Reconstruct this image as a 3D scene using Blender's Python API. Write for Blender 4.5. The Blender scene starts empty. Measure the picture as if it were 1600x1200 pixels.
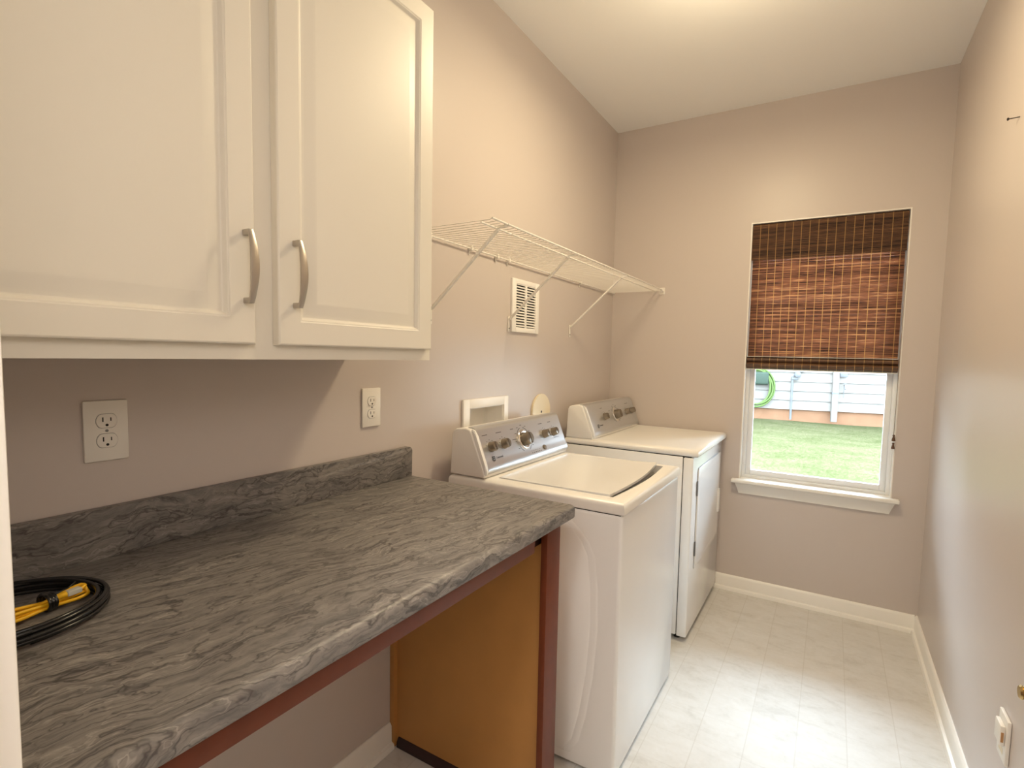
import bpy, bmesh, math, random
from mathutils import Vector, Matrix
random.seed(7)
scene = bpy.context.scene
C = scene.collection
PI = math.pi

# ------------------------------------------------------------------ measures (metres)
W, D, H = 1.683, 3.127, 2.743          # room: width, back wall, ceiling
FY = 0.10                              # room face of the wall with the doorway
CAM = Vector((1.2444, 0.0, 1.3452))
YAW, PITCH, ROLL, FPX, PPX, PPY = -0.5194, -0.0710, 0.0231, 804.67, 38.73, 12.35

# ------------------------------------------------------------------ helpers: mesh
class MB:
    """collects shapes into one bmesh"""
    def __init__(self):
        self.bm = bmesh.new(); self.mi = 0
    def _fin(self, faces):
        for f in faces: f.material_index = self.mi
    def poly(self, vs):
        vv = [self.bm.verts.new(v) for v in vs]
        f = self.bm.faces.new(vv); f.material_index = self.mi; return f
    def box(self, x0, x1, y0, y1, z0, z1, bev=0.0, seg=2):
        t = bmesh.new()
        v = [t.verts.new((x, y, z)) for x in (x0, x1) for y in (y0, y1) for z in (z0, z1)]
        for q in ((0,1,3,2),(4,6,7,5),(0,4,5,1),(2,3,7,6),(0,2,6,4),(1,5,7,3)):
            t.faces.new([v[i] for i in q])
        if bev > 0:
            bmesh.ops.bevel(t, geom=t.edges[:], offset=bev, segments=seg, affect='EDGES', profile=0.5)
        self.merge(t)
    def merge(self, t, mat=None):
        bmesh.ops.recalc_face_normals(t, faces=t.faces[:])
        m = {}
        for v in t.verts: m[v] = self.bm.verts.new(mat @ v.co if mat else v.co)
        for f in t.faces:
            try:
                g = self.bm.faces.new([m[v] for v in f.verts]); g.material_index = self.mi
            except ValueError: pass
        t.free()
    def prism(self, prof, a0, a1, axis='y', bev=0.0, seg=2):
        """prof in the two other axes (order x,z for y; y,z for x; x,y for z)"""
        t = bmesh.new()
        def P(p, a):
            if axis == 'y': return (p[0], a, p[1])
            if axis == 'x': return (a, p[0], p[1])
            return (p[0], p[1], a)
        A = [t.verts.new(P(p, a0)) for p in prof]; B = [t.verts.new(P(p, a1)) for p in prof]
        n = len(prof)
        t.faces.new(A); t.faces.new(B[::-1])
        for i in range(n): t.faces.new((A[i], B[i], B[(i+1) % n], A[(i+1) % n]))
        if bev > 0:
            es = [e for e in t.edges if (e.verts[0] in A and e.verts[1] in A) or (e.verts[0] in B and e.verts[1] in B)]
            bmesh.ops.bevel(t, geom=es, offset=bev, segments=seg, affect='EDGES', profile=0.5)
        self.merge(t)
    def tube(self, pts, r, n=8, closed=False, caps=True):
        pts = [Vector(p) for p in pts]; N = len(pts)
        rr = r if isinstance(r, (list, tuple)) else [r]*N
        t = bmesh.new(); rings = []; prev = None
        for i, p in enumerate(pts):
            if closed: d = pts[(i+1) % N] - pts[i-1]
            else: d = pts[min(i+1, N-1)] - pts[max(i-1, 0)]
            d.normalize()
            if prev is None:
                a = Vector((0,0,1)) if abs(d.z) < 0.9 else Vector((1,0,0))
            else: a = prev
            u = (a - d*a.dot(d)).normalized(); w = d.cross(u); prev = u
            rings.append([t.verts.new(p + (u*math.cos(2*PI*k/n) + w*math.sin(2*PI*k/n))*rr[i]) for k in range(n)])
        for i in range(N if closed else N-1):
            A, B = rings[i], rings[(i+1) % N]
            for k in range(n): t.faces.new((A[k], A[(k+1) % n], B[(k+1) % n], B[k]))
        if caps and not closed:
            t.faces.new(rings[0][::-1]); t.faces.new(rings[-1])
        self.merge(t)
    def bar(self, a, b, w, th, side=(0,1,0)):
        """flat bar from a to b, w along side, th across"""
        a, b = Vector(a), Vector(b); d = (b-a).normalized(); s = Vector(side).normalized(); nn = d.cross(s).normalized()
        t = bmesh.new()
        vs = [t.verts.new(p + s*(i*w/2) + nn*(j*th/2)) for p in (a, b) for i, j in ((-1,-1),(1,-1),(1,1),(-1,1))]
        t.faces.new(vs[3::-1]); t.faces.new(vs[4:])
        for k in range(4): t.faces.new((vs[k], vs[(k+1)%4], vs[4+(k+1)%4], vs[4+k]))
        self.merge(t)
    def lathe(self, prof, M=Matrix(), n=32):
        """prof: (r, h) along local z, placed with matrix M"""
        t = bmesh.new(); rings = []
        for r, h in prof:
            if r < 1e-6: rings.append([t.verts.new((0,0,h))])
            else: rings.append([t.verts.new((r*math.cos(2*PI*k/n), r*math.sin(2*PI*k/n), h)) for k in range(n)])
        for A, B in zip(rings, rings[1:]):
            if len(A) == 1 and len(B) == 1: continue
            for k in range(n):
                q = (k+1) % n
                if len(A) == 1: t.faces.new((A[0], B[k], B[q]))
                elif len(B) == 1: t.faces.new((A[k], A[q], B[0]))
                else: t.faces.new((A[k], A[q], B[q], B[k]))
        if len(rings[0]) > 1: t.faces.new(rings[0][::-1])
        if len(rings[-1]) > 1: t.faces.new(rings[-1])
        self.merge(t, M)
    def build(self, name, mats, parent=None, smooth=35, **props):
        me = bpy.data.meshes.new(name)
        if parent is not None:
            off = Vector(parent['_base'])
            bmesh.ops.translate(self.bm, verts=self.bm.verts[:], vec=-off)
        self.bm.to_mesh(me); self.bm.free()
        for m in (mats if isinstance(mats, (list, tuple)) else [mats]): me.materials.append(m)
        if smooth:
            me.shade_smooth(); me.set_sharp_from_angle(angle=math.radians(smooth))
        o = bpy.data.objects.new(name, me); C.objects.link(o)
        if parent is not None:
            o.parent = top_empty(parent) if parent.get('_e') else parent
            o['_base'] = (0,0,0) if False else list(parent['_base'])
        else: o['_base'] = [0.0,0.0,0.0]
        for k, v in props.items(): o[k] = v
        return o
def top_empty(p): return p
BASES = []
def thing(name, label, cat, loc, group=None):
    o = bpy.data.objects.new(name, None); C.objects.link(o)
    o.location = loc; o['_base'] = list(loc); o.empty_display_size = 0.1
    o['label'] = label; o['category'] = cat
    if group: o['group'] = group
    return o
def tag(o, label, cat, group=None):
    o['label'] = label; o['category'] = cat
    if group: o['group'] = group
    return o
def dup(root, loc, label, group=None):
    r = root.copy(); C.objects.link(r); r.location = loc; r['label'] = label
    if group: r['group'] = group
    for ch in list(root.children):
        c = ch.copy(); C.objects.link(c); c.parent = r
        for g in list(ch.children):
            d = g.copy(); C.objects.link(d); d.parent = c
    return r

# ------------------------------------------------------------------ helpers: materials
def lin(r, g, b):
    f = lambda c: (c/255)/12.92 if c/255 <= 0.04045 else (((c/255)+0.055)/1.055)**2.4
    return (f(r), f(g), f(b), 1)
def mat(name, col, rough=0.5, metal=0.0, bump=0.0, bscale=200, var=0.0, vscale=6, spec=0.5, coat=0.0, aniso=None):
    m = bpy.data.materials.new(name); m.use_nodes = True
    nt = m.node_tree; b = nt.nodes['Principled BSDF']
    b.inputs['Base Color'].default_value = col
    b.inputs['Roughness'].default_value = rough; b.inputs['Metallic'].default_value = metal
    b.inputs['Specular IOR Level'].default_value = spec
    if coat: b.inputs['Coat Weight'].default_value = coat; b.inputs['Coat Roughness'].default_value = 0.08
    tc = nt.nodes.new('ShaderNodeTexCoord')
    if var:
        n = nt.nodes.new('ShaderNodeTexNoise'); n.inputs['Scale'].default_value = vscale; n.inputs['Detail'].default_value = 4
        r = nt.nodes.new('ShaderNodeMix'); r.data_type = 'RGBA'
        nt.links.new(tc.outputs['Object'], n.inputs['Vector'])
        r.inputs[6].default_value = tuple(c*(1-var) for c in col[:3])+(1,); r.inputs[7].default_value = tuple(min(1, c*(1+var)) for c in col[:3])+(1,)
        nt.links.new(n.outputs['Fac'], r.inputs[0]); nt.links.new(r.outputs[2], b.inputs['Base Color'])
    if bump:
        n2 = nt.nodes.new('ShaderNodeTexNoise'); n2.inputs['Scale'].default_value = bscale; n2.inputs['Detail'].default_value = 3
        nt.links.new(tc.outputs['Object'], n2.inputs['Vector'])
        bp = nt.nodes.new('ShaderNodeBump'); bp.inputs['Strength'].default_value = bump; bp.inputs['Distance'].default_value = 0.002
        nt.links.new(n2.outputs['Fac'], bp.inputs['Height']); nt.links.new(bp.outputs['Normal'], b.inputs['Normal'])
    return m

WALLC = (0.565, 0.506, 0.470, 1)
M = dict(
    wall = mat('wall_paint', WALLC, 0.38, bump=0.05, bscale=260, spec=0.4),
    ceil = mat('ceiling_paint', (0.84, 0.84, 0.82, 1), 0.8, bump=0.05, bscale=200),
    trim = mat('trim_paint', (0.82, 0.80, 0.75, 1), 0.35),
    cab = mat('cabinet_thermofoil', (0.78, 0.745, 0.66, 1), 0.42),
    nickel = mat('brushed_nickel', (0.50, 0.46, 0.41, 1), 0.36, 1.0),
    appl = mat('appliance_enamel', (0.83, 0.83, 0.82, 1), 0.16, coat=0.3),
    appl2 = mat('appliance_plastic', (0.82, 0.80, 0.76, 1), 0.28),
    silver = mat('console_silver', (0.62, 0.63, 0.64, 1), 0.32, 0.85),
    knob = mat('knob_satin', (0.24, 0.205, 0.165, 1), 0.30, 0.8),
    chrome = mat('dial_chrome', (0.75, 0.73, 0.70, 1), 0.12, 1.0),
    ink = mat('print_ink', (0.035, 0.035, 0.04, 1), 0.5),
    dark = mat('dark_gap', (0.012, 0.011, 0.010, 1), 0.8),
    plate = mat('plate_plastic', (0.80, 0.77, 0.71, 1), 0.3),
    ivory = mat('ivory_plastic', (0.78, 0.68, 0.48, 1), 0.4),
    wire = mat('wire_vinyl', (0.80, 0.77, 0.71, 1), 0.35),
    vent = mat('vent_enamel', (0.86, 0.84, 0.80, 1), 0.4),
    mahog = mat('mahogany_stain', lin(108, 52, 28), 0.42, spec=0.3, var=0.18, vscale=30),
    maple = mat('maple_veneer', lin(184, 132, 72), 0.5, var=0.10, vscale=9),
    kick = mat('dark_kick', lin(46, 22, 20), 0.4),
    black = mat('black_jacket', (0.010, 0.010, 0.011, 1), 0.25),
    yellow = mat('yellow_jacket', (0.88, 0.50, 0.010, 1), 0.42),
    clear = mat('clear_plastic', (0.62, 0.62, 0.55, 1), 0.15),
    brass = mat('brass', (0.55, 0.40, 0.18, 1), 0.25, 1.0),
    steel = mat('dark_steel', (0.06, 0.05, 0.045, 1), 0.4, 0.8),
    hinge = mat('hinge_grey', (0.22, 0.22, 0.22, 1), 0.35, 0.9),
    amber = mat('amber_window', (0.45, 0.24, 0.10, 1), 0.3),
    green = mat('green_plastic', (0.04, 0.22, 0.03, 1), 0.4),
    vinyl = mat('window_vinyl', (0.80, 0.82, 0.84, 1), 0.35),
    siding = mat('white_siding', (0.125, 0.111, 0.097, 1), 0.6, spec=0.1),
    found = mat('clay_foundation', (0.125, 0.066, 0.038, 1), 0.9, spec=0.0, var=0.25, vscale=5),
    roof = mat('roof_shingle', (0.10, 0.09, 0.09, 1), 0.9, var=0.3, vscale=12),
    hose = mat('hose_green', (0.055, 0.085, 0.024, 1), 0.6, spec=0.1),
    teal = mat('coil_shade_teal', (0.022, 0.032, 0.023, 1), 0.6, spec=0.1),
    pipe = mat('pipe_grey', (0.075, 0.076, 0.078, 1), 0.6, spec=0.1),
    wood = mat('tassel_wood', (0.10, 0.045, 0.02, 1), 0.4),
    cord = mat('cord_brown', (0.25, 0.18, 0.12, 1), 0.7),
)
def nodes(m):
    nt = m.node_tree; return nt, nt.nodes, nt.links, nt.nodes['Principled BSDF']
def new_mat(name):
    m = bpy.data.materials.new(name); m.use_nodes = True; return m
def math_n(nt, op, a=None, b=None, va=0.0, vb=0.0):
    n = nt.nodes.new('ShaderNodeMath'); n.operation = op
    n.inputs[0].default_value = va; n.inputs[1].default_value = vb
    if a is not None: nt.links.new(a, n.inputs[0])
    if b is not None: nt.links.new(b, n.inputs[1])
    return n.outputs[0]
def ramp(nt, src, stops):
    r = nt.nodes.new('ShaderNodeValToRGB'); e = r.color_ramp.elements
    while len(e) < len(stops): e.new(0.5)
    for el, (p, c) in zip(e, stops): el.position = p; el.color = c
    nt.links.new(src, r.inputs[0]); return r.outputs[0]
def mixc(nt, fac, a, b, mode='MIX'):
    n = nt.nodes.new('ShaderNodeMix'); n.data_type = 'RGBA'; n.blend_type = mode
    if isinstance(fac, float): n.inputs[0].default_value = fac
    else: nt.links.new(fac, n.inputs[0])
    for k, v in ((6, a), (7, b)):
        if isinstance(v, tuple): n.inputs[k].default_value = v
        else: nt.links.new(v, n.inputs[k])
    return n.outputs[2]
def mapping(nt, scale=(1,1,1), rot=(0,0,0), loc=(0,0,0), src='Object'):
    tc = nt.nodes.new('ShaderNodeTexCoord'); mp = nt.nodes.new('ShaderNodeMapping')
    mp.inputs['Scale'].default_value = scale; mp.inputs['Rotation'].default_value = rot; mp.inputs['Location'].default_value = loc
    nt.links.new(tc.outputs[src], mp.inputs['Vector']); return mp.outputs[0]
def noise(nt, vec, scale, detail=4, rough=0.55, dist=0.0):
    n = nt.nodes.new('ShaderNodeTexNoise'); n.inputs['Scale'].default_value = scale; n.inputs['Detail'].default_value = detail
    n.inputs['Roughness'].default_value = rough; n.inputs['Distortion'].default_value = dist
    nt.links.new(vec, n.inputs['Vector']); return n.outputs['Fac']

def floor_material():
    m = new_mat('vinyl_tile'); nt, N, L, b = nodes(m)
    v = mapping(nt)
    s = nt.nodes.new('ShaderNodeSeparateXYZ'); L.new(v, s.inputs[0])
    P = 0.1555
    def line(sock, off, wdt):
        a = math_n(nt, 'ADD', sock, None, vb=-off + 100*P)
        a = math_n(nt, 'DIVIDE', a, None, vb=P); a = math_n(nt, 'FRACT', a)
        a = math_n(nt, 'SUBTRACT', a, None, vb=0.5); a = math_n(nt, 'ABSOLUTE', a)
        return math_n(nt, 'GREATER_THAN', a, None, vb=0.5 - wdt/P/2)
    lx = line(s.outputs[0], 0.895, 0.0032); ly = line(s.outputs[1], 2.10, 0.0024)
    ly = math_n(nt, 'MULTIPLY', ly, None, vb=0.55)
    g = math_n(nt, 'MAXIMUM', lx, ly)
    # per-tile tone
    def cell(sock, off):
        a = math_n(nt, 'ADD', sock, None, vb=-off + 100*P); a = math_n(nt, 'DIVIDE', a, None, vb=P); return math_n(nt, 'FLOOR', a)
    cb = nt.nodes.new('ShaderNodeCombineXYZ'); L.new(cell(s.outputs[0], 0.895), cb.inputs[0]); L.new(cell(s.outputs[1], 2.10), cb.inputs[1])
    wn = nt.nodes.new('ShaderNodeTexWhiteNoise'); L.new(cb.outputs[0], wn.inputs['Vector'])
    n1 = noise(nt, mapping(nt, (1, 2.2, 1), (0, 0, 0.9)), 9, 6, 0.6, 0.6); n2 = noise(nt, v, 60, 4, 0.6)
    t = math_n(nt, 'ADD', math_n(nt, 'MULTIPLY', n1, None, vb=0.7), math_n(nt, 'MULTIPLY', n2, None, vb=0.3))
    t = math_n(nt, 'ADD', t, math_n(nt, 'MULTIPLY', wn.outputs['Value'], None, vb=0.10))
    c = ramp(nt, t, [(0.36, (0.545, 0.525, 0.485, 1)), (0.52, (0.62, 0.605, 0.57, 1)), (0.72, (0.665, 0.655, 0.63, 1))])
    c = mixc(nt, math_n(nt, 'MULTIPLY', g, None, vb=0.5), c, (0.50, 0.47, 0.42, 1))
    L.new(c, b.inputs['Base Color']); b.inputs['Roughness'].default_value = 0.48; b.inputs['Specular IOR Level'].default_value = 0.3
    bp = N.new('ShaderNodeBump'); bp.inputs['Strength'].default_value = 0.25; bp.inputs['Distance'].default_value = 0.001
    h = math_n(nt, 'SUBTRACT', math_n(nt, 'MULTIPLY', n2, None, vb=0.4), g)
    L.new(h, bp.inputs['Height']); L.new(bp.outputs[0], b.inputs['Normal'])
    return m
M['floor'] = floor_material()

def counter_material():
    m = new_mat('stone_laminate'); nt, N, L, b = nodes(m)
    base = mapping(nt, (1, 1, 1), (0, 0, 0.20))
    warp = N.new('ShaderNodeTexNoise'); warp.inputs['Scale'].default_value = 6; warp.inputs['Detail'].default_value = 5; L.new(base, warp.inputs['Vector'])
    vm = N.new('ShaderNodeVectorMath'); vm.operation = 'SCALE'; vm.inputs['Scale'].default_value = 0.11; L.new(warp.outputs['Color'], vm.inputs[0])
    va = N.new('ShaderNodeVectorMath'); L.new(base, va.inputs[0]); L.new(vm.outputs[0], va.inputs[1])
    mp = N.new('ShaderNodeMapping'); mp.inputs['Scale'].default_value = (44, 6.5, 44); L.new(va.outputs[0], mp.inputs['Vector'])
    st = noise(nt, mp.outputs[0], 1.0, 8, 0.62, 0.4)
    mp2 = N.new('ShaderNodeMapping'); mp2.inputs['Scale'].default_value = (120, 22, 120); L.new(va.outputs[0], mp2.inputs['Vector'])
    fine = noise(nt, mp2.outputs[0], 1.0, 5, 0.6, 0.3)
    tone = math_n(nt, 'ADD', math_n(nt, 'MULTIPLY', st, None, vb=0.6), math_n(nt, 'MULTIPLY', fine, None, vb=0.4))
    c = ramp(nt, tone, [(0.34, lin(92, 90, 89)), (0.48, lin(122, 118, 115)), (0.58, lin(136, 131, 126)), (0.72, lin(160, 155, 149))])
    mp3 = N.new('ShaderNodeMapping'); mp3.inputs['Scale'].default_value = (34, 3.0, 34); mp3.inputs['Location'].default_value = (3.1, 1.7, 0.4); L.new(va.outputs[0], mp3.inputs['Vector'])
    vein = noise(nt, mp3.outputs[0], 1.0, 3, 0.55, 0.3)
    d = math_n(nt, 'ABSOLUTE', math_n(nt, 'SUBTRACT', vein, None, vb=0.5))
    vl = ramp(nt, d, [(0.0, (1,1,1,1)), (0.012, (0.6,0.6,0.6,1)), (0.030, (0,0,0,1))])
    c = mixc(nt, math_n(nt, 'MULTIPLY', vl, None, vb=0.80), c, lin(62, 58, 58))
    mp4 = N.new('ShaderNodeMapping'); mp4.inputs['Scale'].default_value = (70, 7.5, 70); mp4.inputs['Location'].default_value = (7.7, 2.2, 1.4); L.new(va.outputs[0], mp4.inputs['Vector'])
    vein2 = noise(nt, mp4.outputs[0], 1.0, 2, 0.5, 0.2)
    d3 = math_n(nt, 'ABSOLUTE', math_n(nt, 'SUBTRACT', vein2, None, vb=0.52))
    vl3 = ramp(nt, d3, [(0.0, (1,1,1,1)), (0.030, (0,0,0,1))])
    c = mixc(nt, math_n(nt, 'MULTIPLY', vl3, None, vb=0.42), c, lin(72, 67, 65))
    d2 = math_n(nt, 'ABSOLUTE', math_n(nt, 'SUBTRACT', vein, None, vb=0.585))
    vl2 = ramp(nt, d2, [(0.0, (1,1,1,1)), (0.014, (0,0,0,1))])
    c = mixc(nt, math_n(nt, 'MULTIPLY', vl2, None, vb=0.35), c, lin(190, 184, 176))
    L.new(c, b.inputs['Base Color']); b.inputs['Roughness'].default_value = 0.40; b.inputs['Specular IOR Level'].default_value = 0.45
    bp = N.new('ShaderNodeBump'); bp.inputs['Strength'].default_value = 0.18; bp.inputs['Distance'].default_value = 0.001
    L.new(tone, bp.inputs['Height']); L.new(bp.outputs[0], b.inputs['Normal'])
    return m
M['counter'] = counter_material()

def bamboo_material(name, trans):
    m = new_mat(name); nt, N, L, b = nodes(m)
    s = N.new('ShaderNodeSeparateXYZ'); tc = N.new('ShaderNodeTexCoord'); L.new(tc.outputs['Object'], s.inputs[0])
    row = math_n(nt, 'FLOOR', math_n(nt, 'DIVIDE', s.outputs[2], None, vb=0.0052))
    seg = math_n(nt, 'MULTIPLY', s.outputs[0], None, vb=5.0)
    cb = N.new('ShaderNodeCombineXYZ'); L.new(row, cb.inputs[0]); L.new(seg, cb.inputs[1])
    tint = noise(nt, cb.outputs[0], 1.3, 2, 0.7)
    wn = N.new('ShaderNodeTexWhiteNoise'); wn.noise_dimensions = '1D'; L.new(row, wn.inputs['W'])
    t = math_n(nt, 'ADD', math_n(nt, 'MULTIPLY', tint, None, vb=0.75), math_n(nt, 'MULTIPLY', wn.outputs['Value'], None, vb=0.25))
    c = ramp(nt, t, [(0.30, lin(54, 33, 26)), (0.43, lin(98, 63, 46)), (0.58, lin(128, 84, 60)), (0.70, lin(178, 132, 92))] if trans > 0.2 else [(0.30, lin(48, 32, 24)), (0.45, lin(84, 58, 42)), (0.60, lin(104, 74, 52)), (0.76, lin(132, 98, 68))])
    xx = math_n(nt, 'DIVIDE', math_n(nt, 'ADD', s.outputs[0], None, vb=0.004), None, vb=0.0405)
    fr = math_n(nt, 'ABSOLUTE', math_n(nt, 'SUBTRACT', math_n(nt, 'FRACT', xx), None, vb=0.5))
    string = math_n(nt, 'GREATER_THAN', fr, None, vb=0.456)
    c = mixc(nt, math_n(nt, 'MULTIPLY', string, None, vb=0.75), c, lin(176, 140, 84))
    L.new(c, b.inputs['Base Color']); b.inputs['Roughness'].default_value = 0.55
    tr = N.new('ShaderNodeBsdfTranslucent')
    tcol = mixc(nt, 1.0, c, (1.22, 0.98, 0.80, 1), 'MULTIPLY'); L.new(tcol, tr.inputs['Color'])
    mx = N.new('ShaderNodeMixShader'); mx.inputs[0].default_value = trans
    L.new(b.outputs[0], mx.inputs[1]); L.new(tr.outputs[0], mx.inputs[2])
    # fine gaps between the reeds let the daylight through
    fz = math_n(nt, 'FRACT', math_n(nt, 'DIVIDE', s.outputs[2], None, vb=0.0052))
    gap = math_n(nt, 'LESS_THAN', fz, None, vb=0.10)
    open_row = math_n(nt, 'GREATER_THAN', wn.outputs['Value'], None, vb=0.55)
    gap = math_n(nt, 'MULTIPLY', gap, open_row)
    gap = math_n(nt, 'MULTIPLY', gap, None, vb=(0.10 if trans > 0.2 else 0.0))
    tp = N.new('ShaderNodeBsdfTransparent')
    mx2 = N.new('ShaderNodeMixShader'); L.new(gap, mx2.inputs[0]); L.new(mx.outputs[0], mx2.inputs[1]); L.new(tp.outputs[0], mx2.inputs[2])
    L.new(mx2.outputs[0], N['Material Output'].inputs['Surface'])
    return m
M['bamboo'] = bamboo_material('bamboo_weave', 0.23)
M['bamboo2'] = bamboo_material('bamboo_weave_double', 0.05)

def glass_material():
    m = new_mat('pane_glass'); nt, N, L, b = nodes(m)
    N.remove(b)
    tp = N.new('ShaderNodeBsdfTransparent'); tp.inputs[0].default_value = (0.96, 0.98, 0.98, 1)
    gl = N.new('ShaderNodeBsdfGlossy'); gl.inputs['Roughness'].default_value = 0.02
    fr = N.new('ShaderNodeFresnel'); fr.inputs[0].default_value = 1.35
    mx = N.new('ShaderNodeMixShader'); L.new(fr.outputs[0], mx.inputs[0]); L.new(tp.outputs[0], mx.inputs[1]); L.new(gl.outputs[0], mx.inputs[2])
    L.new(mx.outputs[0], N['Material Output'].inputs['Surface']); return m
M['glass'] = glass_material()

def grass_material():
    m = new_mat('lawn_grass'); nt, N, L, b = nodes(m)
    n1 = noise(nt, mapping(nt, (1, 1.6, 1)), 1.3, 5, 0.6); n2 = noise(nt, mapping(nt, (1, 0.5, 1)), 26, 6, 0.75)
    t = math_n(nt, 'ADD', math_n(nt, 'MULTIPLY', n1, None, vb=0.4), math_n(nt, 'MULTIPLY', n2, None, vb=0.6))
    c = ramp(nt, t, [(0.34, (0.024, 0.029, 0.010, 1)), (0.5, (0.045, 0.045, 0.022, 1)), (0.66, (0.070, 0.062, 0.036, 1))])
    L.new(c, b.inputs['Base Color']); b.inputs['Roughness'].default_value = 0.9; b.inputs['Specular IOR Level'].default_value = 0.0
    bp = N.new('ShaderNodeBump'); bp.inputs['Strength'].default_value = 0.6; bp.inputs['Distance'].default_value = 0.03
    L.new(n2, bp.inputs['Height']); L.new(bp.outputs[0], b.inputs['Normal']); return m
M['grass'] = grass_material()

# ------------------------------------------------------------------ the room
def struct(name, mb, m, parent=None, smooth=None, **kw):
    o = mb.build(name, m, parent, smooth=smooth or 30, **kw)
    if parent is None: o['kind'] = 'structure'
    return o
WX0, WX1, WZ0, WZ1 = 0.811, 1.540, 0.6657, 2.1067     # window opening
T = 0.13
b = MB(); b.box(-T, W+T, -0.9, D+T, -0.12, 0); struct('floor', b, M['floor'])
b = MB(); b.box(-T, W+T, -0.9, D+T, H, H+0.12); struct('ceiling', b, M['ceil'])
b = MB(); b.box(-T, 0, FY-0.12, D+T, 0, H)
bl = b.build('wall_left', M['wall'], smooth=0); bl['kind'] = 'structure'
bpy.data.objects.remove(bl)
# left wall, with the recess of the washer box cut out
BY0, BY1, BZ0, BZ1 = 1.629, 1.873, 0.968, 1.128
b = MB()
for y0, y1, z0, z1 in ((FY-0.12, BY0, 0, H), (BY1, D+T, 0, H), (BY0, BY1, 0, BZ0), (BY0, BY1, BZ1, H)):
    b.box(-T, 0, y0, y1, z0, z1)
struct('wall_left', b, M['wall'])
b = MB(); b.box(W, W+T, FY-0.12, D+T, 0, H); struct('wall_right', b, M['wall'])
b = MB()
for x0, x1, z0, z1 in ((0, WX0, 0, H), (WX1, W, 0, H), (WX0, WX1, 0, WZ0-0.022), (WX0, WX1, WZ1, H)):
    b.box(x0, x1, D, D+T, z0, z1)
struct('wall_back', b, M['wall'])
DX0, DX1, DZ = 0.785, 1.60, 2.06                       # doorway where the camera stands
b = MB()
b.box(0, DX0, FY-0.12, FY, 0, H); b.box(DX1, W, FY-0.12, FY, 0, H); b.box(DX0, DX1, FY-0.12, FY, DZ, H)
struct('wall_front', b, M['wall'])
b = MB()                                               # short hall behind the doorway
b.box(-T, 0, -0.9, FY-0.12, 0, H); b.box(W, W+T, -0.9, FY-0.12, 0, H); b.box(-T, W+T, -1.02, -0.9, 0, H)
struct('wall_hall', b, M['wall'])
# door casing: jamb lining and flat casing round the opening
b = MB()
b.box(0.705, 0.779, FY, FY+0.018, 0, DZ+0.065, 0.003)
b.box(0.779, 0.785, FY-0.12, FY+0.002, 0, DZ)
b.box(DX1-0.006, DX1, FY-0.12, FY+0.002, 0, DZ); b.box(DX1-0.01, DX1+0.064, FY, FY+0.018, 0, DZ+0.065, 0.003)
b.box(0.705, DX1+0.064, FY, FY+0.018, DZ-0.005, DZ+0.065, 0.003)
struct('trim_1', b, M['trim'])
# baseboards with shoe moulding
BBP = [(0,0),(0.026,0),(0.026,0.008),(0.022,0.018),(0.013,0.022),(0.012,0.076),(0.008,0.084),(0.004,0.088),(0,0.088)]
b = MB(); b.prism([(p, z) for p, z in BBP], FY+0.0, 1.214, 'y'); b.prism(BBP, 1.30, D-0.026, 'y'); struct('baseboard_left', b, M['trim'])
b = MB(); b.prism([(W-p, z) for p, z in BBP], FY+0.018, D, 'y'); struct('baseboard_right', b, M['trim'])
b = MB(); b.prism([(D-p, z) for p, z in BBP], 0.0, W-0.012, 'x'); struct('baseboard_back', b, M['trim'])

# ------------------------------------------------------------------ window
win = bpy.data.objects.new('window_1', None); C.objects.link(win); win.location = (0, 0, 0); win['_base'] = [0.0,0.0,0.0]; win['kind'] = 'structure'
def ring(mb, x0, x1, z0, z1, w, y0, y1, bev=0.003, wb=None, wt=None):
    wb = wb or w; wt = wt or w
    mb.box(x0, x0+w, y0, y1, z0, z1, bev); mb.box(x1-w, x1, y0, y1, z0, z1, bev)
    mb.box(x0+w, x1-w, y0, y1, z0, z0+wb, bev); mb.box(x0+w, x1-w, y0, y1, z1-wt, z1, bev)
b = MB(); b.box(WX0, WX0+0.006, D-0.001, D+T, WZ0, WZ1); b.box(WX1-0.006, WX1, D-0.001, D+T, WZ0, WZ1); b.box(WX0+0.006, WX1-0.006, D-0.001, D+T, WZ1-0.006, WZ1)
b.build('jamb_lining', M['trim'], win, smooth=30)
b = MB(); ring(b, WX0+0.006, WX1-0.006, WZ0, WZ1-0.006, 0.018, D+0.05, D+0.125, 0.002, 0.014); b.build('window_frame', M['vinyl'], win)
zm = 1.40
b = MB(); ring(b, WX0+0.024, WX1-0.024, WZ0+0.014, zm, 0.026, D+0.07, D+0.095, 0.003, 0.03); b.build('lower_sash', M['vinyl'], win)
b = MB(); ring(b, WX0+0.024, WX1-0.024, zm-0.02, WZ1-0.024, 0.026, D+0.097, D+0.12, 0.003, 0.03); b.build('upper_sash', M['vinyl'], win)
b = MB(); b.box(WX0+0.045, WX1-0.045, D+0.081, D+0.085, WZ0+0.04, zm-0.02); b.build('lower_pane', M['glass'], win, smooth=0)
b = MB(); b.box(WX0+0.045, WX1-0.045, D+0.107, D+0.111, zm+0.006, WZ1-0.04); b.build('upper_pane', M['glass'], win, smooth=0)
b = MB()
b.box(WX0, WX1, D-0.002, D+0.052, WZ0-0.02, WZ0, 0.0)
b.box(0.774, 1.572, D-0.046, D-0.001, WZ0-0.021, WZ0, 0.006, 3); b.build('window_stool', M['trim'], win)
b = MB()
prof = [(0.793,0.6445),(1.556,0.6445),(1.533,0.583),(0.815,0.583)]
t = bmesh.new()
A = [t.verts.new((x, D, z)) for x, z in prof]
Bv = [t.verts.new((x, D-(0.022 if z > 0.6 else 0.010), z)) for x, z in prof]
t.faces.new(A); t.faces.new(Bv[::-1])
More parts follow.
